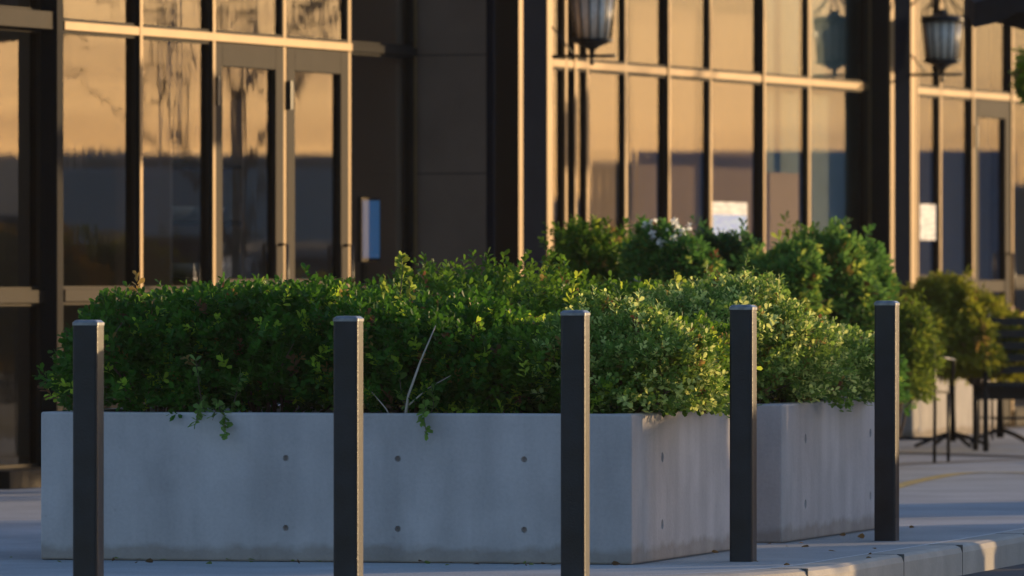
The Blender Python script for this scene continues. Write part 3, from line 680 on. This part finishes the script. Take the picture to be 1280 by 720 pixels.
# small tree entering on the right edge
tb = at(1308, 55)
shrub(tb, (.20, .22, .26), 2.32, 400, [(.12, .24, .01), (.25, .40, .02), (.4, .5, .04)], leaf=.07, rot=rb, name='young_tree', label='young bright green tree at the right edge beside the far door', seed=33, m='leaf_soft', depth=.4, power=2, blen=.1)
for o in list(COL.objects):
    if o.name.startswith('young_tree'):
        MB().tube([(0, 0, -.1), (.01, 0, 1.2), (0, .01, 2.2)], [.03, .025, .015], 8).build('trunk', M['bark'], o); o['category'] = 'tree'

# ================================================================== PATIO
def table(loc, rz, label, rad=.42, h=.66):
    e = empty('patio_table', loc, rz, label=label, cat='table', group='black patio tables')
    m = MB(); m.lathe([(rad-.01, h-.03), (rad, h-.025), (rad, h-.004), (rad-.006, h)], 36); m.build('tabletop', M['black'], e)
    p = MB(); p.lathe([(.03, .04), (.022, .3), (.022, h-.06), (.08, h-.03)], 14); p.build('pedestal', M['bronze_dark_shaded'], e)
    for k in range(4):
        a = k*math.pi/2+.4; MB().tube([(0, 0, .10), (.15*math.cos(a), .15*math.sin(a), .06), (.28*math.cos(a), .28*math.sin(a), .012)], [.016, .014, .012], 8).build('leg', M['bronze_dark_shaded'], e)
    return e
def chair(loc, rz, label, m='black'):
    e = empty('patio_chair', loc, rz, label=label, cat='chair', group='slatted metal patio chairs')
    for sx in (-1, 1):
        MB().tube([(sx*.21, -.20, 0), (sx*.21, -.20, .43)], .011, 8).build('leg', M[m], e)
        MB().tube([(sx*.21, .22, 0), (sx*.21, .20, .43), (sx*.21, .27, .86)], .011, 8).build('leg', M[m], e)
        MB().tube([(sx*.23, -.20, .43), (sx*.245, -.20, .64), (sx*.245, .22, .66)], .01, 8).build('armrest', M[m], e)
    s = MB()
    for k in range(8): s.box(-.21, .21, -.2+k*.055, -.2+k*.055+.038, .43, .445)
    s.build('seat', M[m], e)
    s = MB()
    for k in range(6): z = .50+k*.06; yy = .21+.07*(z-.43)/.43; s.box(-.2, .2, yy-.006, yy+.006, z, z+.036)
    s.build('backrest', M[m], e)
    MB().tube([(-.21, -.2, .15), (.21, -.2, .15)], .007, 6).build('stretcher', M[m], e); MB().tube([(-.21, .22, .15), (.21, .22, .15)], .007, 6).build('stretcher', M[m], e)
    return e
table(at(1250, 56.0), .3, 'round black patio table with slim pedestal right of the sunlit trough planter', rad=.5)
table(at(1190, 54.6), 0, 'round black patio table half hidden under the feathery olive shrub', rad=.38, h=.64)
chair(at(1136, 50.0), R(165), 'dark slatted metal chair just behind the farthest bollard', 'black')
chair(at(1268, 57.6), R(10), 'black slatted chair behind the far patio table', 'black')
bn = empty('slatted_bench', at(1292, 53.5), R(186), label='black slatted garden bench cut by the right edge of the picture', cat='bench')
for sx in (-1, 1):
    MB().tube([(sx*.36, -.2, 0), (sx*.36, -.2, .62)], .02, 8).build('leg', M['black'], bn); MB().tube([(sx*.36, .22, 0), (sx*.36, .21, .45), (sx*.36, .28, .92)], .02, 8).build('leg', M['black'], bn)
    MB().box(sx*.36-.03, sx*.36+.03, -.22, .24, .60, .64).build('armrest', M['black'], bn, .005)
q = MB()
for k in range(6): q.box(-.34, .34, -.2+k*.075, -.2+k*.075+.06, .43, .46)
q.box(-.34, .34, -.22, -.195, .34, .43); q.build('seat', M['black'], bn)
q = MB()
for k in range(5): z = .52+k*.08; yy = .215+.14*(z-.45); q.box(-.34, .34, yy-.01, yy+.01, z, z+.05)
q.build('backrest', M['black'], bn)
# patio umbrella, its edge just enters at the top right
ub = empty('patio_umbrella', at(1402, 50), .4, label='black patio umbrella whose scalloped edge shows at the top right', cat='umbrella')
m = MB(); n = 8; top = m.b.verts.new((0, 0, 3.25)); ring = []; low = []
for k in range(n*4):
    a = 2*math.pi*k/(n*4); sag = .05*math.sin((k % 4)/4*math.pi); r = 1.02*(1-.04*math.sin((k % 4)/4*math.pi))
    ring.append(m.b.verts.new((r*math.cos(a), r*math.sin(a), 2.86+sag))); low.append(m.b.verts.new((r*1.005*math.cos(a), r*1.005*math.sin(a), 2.72+sag+.03*math.cos(k*1.7))))
for k in range(n*4):
    k2 = (k+1) % (n*4); m.b.faces.new((top, ring[k], ring[k2])); m.b.faces.new((ring[k], low[k], low[k2], ring[k2]))
cn_ = m.build('canopy', simple('black_canvas', (.012, .012, .014), .9, var=.3), ub); cn_.modifiers.new('s', 'SOLIDIFY').thickness = .006
MB().tube([(0, 0, 0), (0, 0, 3.3)], .022, 12).build('pole', M['black'], ub)
MB().lathe([(.3, 0), (.3, .05), (.05, .09)], 24).build('base', M['black'], ub)
rbs = MB()
for k in range(n): a = 2*math.pi*k/n; rbs.tube([(0, 0, 3.22), (1.0*math.cos(a), 1.0*math.sin(a), 2.85)], .008, 5)
rbs.build('ribs', M['black'], ub)

# ================================================================== VEHICLES (beyond the right edge; an unseen row added to shade the planters, others show in the glass)
def car_loft(st, name, m, parent, bev=.0):
    """st: list of (y, halfwidth_low, halfwidth_high, z0, zmid, z1)"""
    b = bmesh.new(); rings = []
    for y, wl, wh, z0, zm, z1 in st:
        pr = [(-wl*.92, z0), (-wl, z0+.12), (-wl, zm), (-wh, z1-.05), (-wh*.88, z1), (0, z1+.02), (wh*.88, z1), (wh, z1-.05), (wl, zm), (wl, z0+.12), (wl*.92, z0)]
        rings.append([b.verts.new((x, y, z)) for x, z in pr])
    n = len(rings[0])
    for r0, r1 in zip(rings, rings[1:]):
        for k in range(n): f = b.faces.new((r0[k], r0[(k+1) % n], r1[(k+1) % n], r1[k])); f.smooth = True
    b.faces.new(rings[0]); b.faces.new(rings[-1][::-1]); bmesh.ops.recalc_face_normals(b, faces=b.faces)
    me = bpy.data.meshes.new(name); b.to_mesh(me); b.free(); o = link(name, me, m, parent)
    md = o.modifiers.new('bevel', 'BEVEL'); md.width = .03; md.segments = 2; md.limit_method = 'ANGLE'; md.angle_limit = R(35); return o
M['carglass'] = simple('car_glass', (.01, .012, .014), .05, 0, .8)
def car(loc, rz, col, label, H=1.50):
    e = empty('parked_car', loc, rz, label=label, cat='car', group='cars parked opposite the planters'); pm = simple('car_paint', col, .25, .1, .6)
    k = H/1.5
    car_loft([(-2.3, .75, .70, .35, .5, .62*k), (-2.2, .86, .80, .25, .55, .74*k), (-1.3, .91, .84, .20, .6, .90*k), (-.9, .92, .84, .2, .6, .95*k), (1.2, .92, .84, .2, .6, .98*k), (2.0, .9, .82, .22, .6, .98*k), (2.25, .84, .76, .3, .55, .85*k)], 'body', pm, e)
    car_loft([(-1.05, .80, .76, .9*k, .92*k, .95*k), (-.35, .80, .64, .9*k, .98*k, 1.42*k), (.2, .80, .63, .9*k, .98*k, 1.48*k), (1.1, .80, .63, .9*k, .98*k, 1.46*k), (1.95, .78, .70, .9*k, .94*k, 1.0*k)], 'cabin_glass', M['carglass'], e)
    car_loft([(-.38, .655, .62, 1.40*k, 1.43*k, 1.45*k), (.2, .66, .64, 1.42*k, 1.47*k, 1.50*k), (1.1, .66, .64, 1.40*k, 1.45*k, 1.48*k), (1.25, .65, .62, 1.38*k, 1.41*k, 1.42*k)], 'roof', pm, e)
    for sx in (-1, 1):
        for sy in (-1.42, 1.42):
            t = MB(); t.tube([(sx*.70, sy, .33), (sx*.93, sy, .33)], .33, 24); w_ = t.build('wheel', M['rubber'], e)
            MB().tube([(sx*.90, sy, .33), (sx*.945, sy, .33)], .2, 16).build('rim', M['chrome'], w_)
        MB().box(sx*.62-.14, sx*.62+.14, -2.285, -2.20, .60, .70).build('headlight', M['cream'], e, .01)
        MB().box(sx*.66-.1, sx*.66+.1, 2.2, 2.262, .68, .82).build('tail_light', simple('red_lens', (.4, .02, .02), .3), e, .01)
        MB().box(sx*.98-.09, sx*.98+.09, -.75, -.62, .95*k, 1.08*k).build('wing_mirror', pm, e, .02)
    return e
La = Vector((L.x, L.y, 0)).normalized(); Lp = Vector((-La.y, La.x, 0))
rzc = math.atan2(La.y, La.x)-math.pi/2
def parked(q, along, col, label, H=1.5, off=0):  # unseen cars added to cast shade on the planters
    p = Lp*q+La*along; return car((p.x, p.y, -.126), rzc, col, label, H)
a0 = La.dot(Vector((1, 33, 0)))
parked(26.2, a0+8.2, (.25, .26, .28), 'added unseen silver car shading the planters, nearest the camera', 1.62)
parked(28.2, a0+8.4, (.03, .04, .08), 'added unseen dark blue car shading the planters, between two others', 1.62)
parked(31.1, a0+8.6, (.35, .05, .04), 'added unseen red car at the far end of the shading row', 1.5)
V = mirror(at(345, 86)); car((V.x, V.y, 0), math.atan2(T.y, T.x)*1+.9, (.6, .6, .6), 'white parked car reflected in the door glass', 1.5)
V = mirror(at(180, 96)); car((V.x, V.y, -.0), math.atan2(T.y, T.x)*1-.7, (.3, .32, .33), 'grey parked car reflected in the left window panes', 1.7)

def truck(x, Z, yaw, label, col=(.34, .48, .70), w=1.05, h=3.1, ln=5.2):  # default box colour holds the blue of skylight on white
    V = mirror(at(x, Z)); e = empty('delivery_truck', (V.x, V.y, -.126), yaw, label=label, cat='truck')
    MB().box(-w, w, -ln/2, ln/2, .85, h).build('cargo_box', simple('truck_box', col, .5, var=.06), e, .03)
    for sx in (-1, 1): MB().box(sx*.03 if sx > 0 else -w+.06, w-.06 if sx > 0 else -.03, -ln/2-.02, -ln/2-.001, .92, h-.1).build('rear_door', M['white'], e, .01)
    MB().box(-w, w, -ln/2-.12, -ln/2+.1, .5, .68).build('bumper', M['black'], e, .01)
    MB().box(-.95, .95, ln/2+.05, ln/2+1.9, .5, 1.35).build('cab', M['white'], e, .08); MB().box(-.88, .88, ln/2+.1, ln/2+1.3, 1.35, 2.15).build('cab_glass', M['carglass'], e, .1)
    for sx in (-1, 1):
        for sy in (-ln/2+1, ln/2+1): MB().tube([(sx*.72, sy, .42), (sx*.98, sy, .42)], .42, 20).build('wheel', M['rubber'], e)
    return e
YV = 2*math.atan2(T.y, T.x)-math.pi/2     # heading that the mirror turns to face the camera
truck(1030, 112, YV+R(180)+R(4), 'added white delivery truck, box tinted skylight blue, reflected in the panes left of the black pier')
truck(245, 105, YV+R(180)-R(3), 'pale box van reflected in the pane left of the double doors', (.7, .7, .7), .62, 2.75, 4)
def low_building(x0, x1, Z, ytop, col, label):
    w_ = (x1-x0)/F*Z; h = HC+(HY-ytop)/F*Z; V = mirror(at((x0+x1)/2, Z)); e = empty('low_building', (V.x, V.y, -.126), YV, label=label, cat='building')
    MB().box(-w_/2, w_/2, -.1, 9, 0, h).build('wall', simple('stucco', col, .9, var=.1, scale=1), e)
    MB().box(-w_/2-.1, w_/2+.1, -.2, 9.1, h, h+.14).build('roof_edge', M['white'], e)
    n_ = max(2, int(w_/2.6))
    for k in range(n_):
        for sy in (-1, 1):
            cx = -w_/2+(k+.5)*w_/n_; yy = -.12 if sy < 0 else 9.02
            f = MB().box(cx-.7, cx+.7, yy, yy+.1, 1.0, h*.72).build('window', M['white'], e); MB().box(cx-.62, cx+.62, yy-.012 if sy < 0 else yy+.101, yy-.002 if sy < 0 else yy+.112, 1.08, h*.72-.08).build('pane', M['carglass'], f)
low_building(560, 905, 260, 205, (.52, .42, .34), 'low tan building reflected across the panes of the wide window bay')
low_building(-60, 262, 240, 196, (.50, .40, .36), 'low mauve building reflected in the left window panes')
low_building(1130, 1300, 230, 232, (.45, .40, .34), 'low tan building reflected in the far right bay')
V = mirror(at(216, 98)); e = empty('lamp_post', (V.x, V.y, -.126), 0, label='slim pale lamp post reflected in the pane left of the double doors', cat='lamp post')
MB().tube([(0, 0, 0), (0, 0, 3.0), (0, 0, 5.4)], [.07, .055, .04], 10).build('pole', M['white'], e); MB().box(-.3, .3, -.1, .1, 5.4, 5.5).build('lamp_head', M['black'], e, .02)
# bare street tree reflected in the doors
def bare_tree(loc, label, h=6, seed=1, leaves=900):
    rnd = random.Random(seed); e = empty('street_tree', loc, 0, label=label, cat='tree'); t = MB(); tips = []
    def br(p, d, ln, r, lv):
        n = 4; pts = [p]
        for i in range(n):
            d = (d+Vector((rnd.uniform(-.16, .16), rnd.uniform(-.16, .16), .04))).normalized(); pts.append(pts[-1]+d*ln/n)
        t.tube(pts, [r*(1-.5*i/n) for i in range(n+1)], 6 if lv else 10)
        if lv < 4:
            for k in range(3 if lv else 6):
                q = pts[2+k % 3] if lv else pts[min(4, 2+k//2)]; a = rnd.uniform(0, 6.28); dd = (d*.8+Vector((math.cos(a), math.sin(a), .3))*.8).normalized()
                br(q, dd, ln*.62, r*.45, lv+1)
        else: tips.extend(pts[1:])
    br(Vector((0, 0, -.1)), Vector((0, 0, 1)), h*.5, .07, 0)
    t.build('trunk', M['bark_pale'], e); C_, D_ = [], []
    for _ in range(leaves):
        p = tips[rnd.randrange(len(tips))]; C_.append(np.array(p)+rng.normal(size=3)*.08); D_.append(rng.normal(size=3))
    leaf_cloud('foliage', C_, D_, [.07]*leaves, [np.array((.16, .12, .05))*(.6+.8*rng.random()) for _ in range(leaves)], M['leaf_soft'], e, .5); return e
V = mirror(at(306, 66)); bare_tree((V.x, V.y, 0), 'slender sparsely leaved street tree reflected in the door glass', 5.6, 4)
V = mirror(at(120, 74)); shrub((V.x, V.y, 0), (.9, .9, .8), .1, 900, PAL_Y, leaf=.09, rot=0, name='gold_bush', label='rounded gold-green bush reflected low in the left window pane', seed=44, m='leaf_soft', power=2, depth=.3)
V = mirror(at(20, 70)); shrub((V.x, V.y, 0), (.8, .8, .8), .1, 900, [(.25, .16, .01), (.4, .27, .02), (.5, .4, .05)], leaf=.09, rot=0, name='gold_bush', label='bright yellow bush reflected in the leftmost window pane', seed=45, m='leaf_soft', power=2, depth=.3)

# ================================================================== far land seen in the glass
def ridge(name, R0, elev, m, az0, az1, seed, rough):
    b = bmesh.new(); n = 260; rows = []
    for i in range(n+1):
        az = az0+(az1-az0)*i/n; e_ = elev(az)*(1+rough*(noise.fractal(Vector((az*60, seed, 0)), .7, 2, 5))); h = R0*math.tan(R(e_))
        d = Vector((math.sin(R(az)), math.cos(R(az)), 0)); o = Vector((0, 45, 0))
        rows.append([b.verts.new(o+d*(R0-60)+Vector((0, 0, -1))), b.verts.new(o+d*(R0-20)+Vector((0, 0, h*.7))), b.verts.new(o+d*R0+Vector((0, 0, h))), b.verts.new(o+d*(R0+150)+Vector((0, 0, -1)))])
    for r0, r1 in zip(rows, rows[1:]):
        for k in range(3): b.faces.new((r0[k], r0[k+1], r1[k+1], r1[k]))
    bmesh.ops.recalc_face_normals(b, faces=b.faces); me = bpy.data.meshes.new(name); b.to_mesh(me); b.free(); return tag(link(name, me, m), kind='structure')
M['hill'] = simple('hazed_hill', (.50, .38, .30), .95, var=.15, scale=.02)  # distance haze put into the hill colour
ridge('hills', 1400, lambda a: 1.0 if a > 41.5 else (.70+.30*max(0, min(1, (a-40.5)))), M['hill'], 5, 140, 1.0, .12)
M['farwood'] = simple('far_wood', (.12, .12, .07), .95, var=.4, scale=.2)
ridge('far_trees', 420, lambda a: .35, M['farwood'], 5, 140, 7.0, .8)

# ================================================================== air
hz = MB().box(-1500, 1750, -30, 1900, -2, 60).build('haze', None); tag(hz, kind='stuff')
m = bpy.data.materials.new('haze_air'); m.use_nodes = True; n = m.node_tree; n.nodes.clear()
vo = n.nodes.new('ShaderNodeVolumePrincipled'); vo.inputs['Color'].default_value = (.92, .92, .95, 1); vo.inputs['Density'].default_value = .00018; vo.inputs['Anisotropy'].default_value = .3
oo = n.nodes.new('ShaderNodeOutputMaterial'); n.links.new(vo.outputs[0], oo.inputs['Volume']); hz.data.materials.append(m)

C_, D_, S_, K_ = [], [], [], []
for i in range(50):
    if i % 3: p = C1-E1*rng.uniform(-.0, 2.6)-E2*abs(rng.normal()*.35+.02)
    else: p = C1+E1*abs(rng.normal()*.4+.02)+E2*rng.uniform(-.3, 5)
    C_.append((p.x, p.y, .008)); a = rng.uniform(0, 6.28); D_.append((math.cos(a), math.sin(a), .1)); S_.append(rng.uniform(.018, .04)); K_.append(np.array([(.20, .13, .05), (.12, .07, .03), (.16, .2, .05)][i % 3]))
tag(leaf_cloud('leaf_litter', C_, D_, S_, K_, M['leaf_soft'], None, .6), kind='stuff')
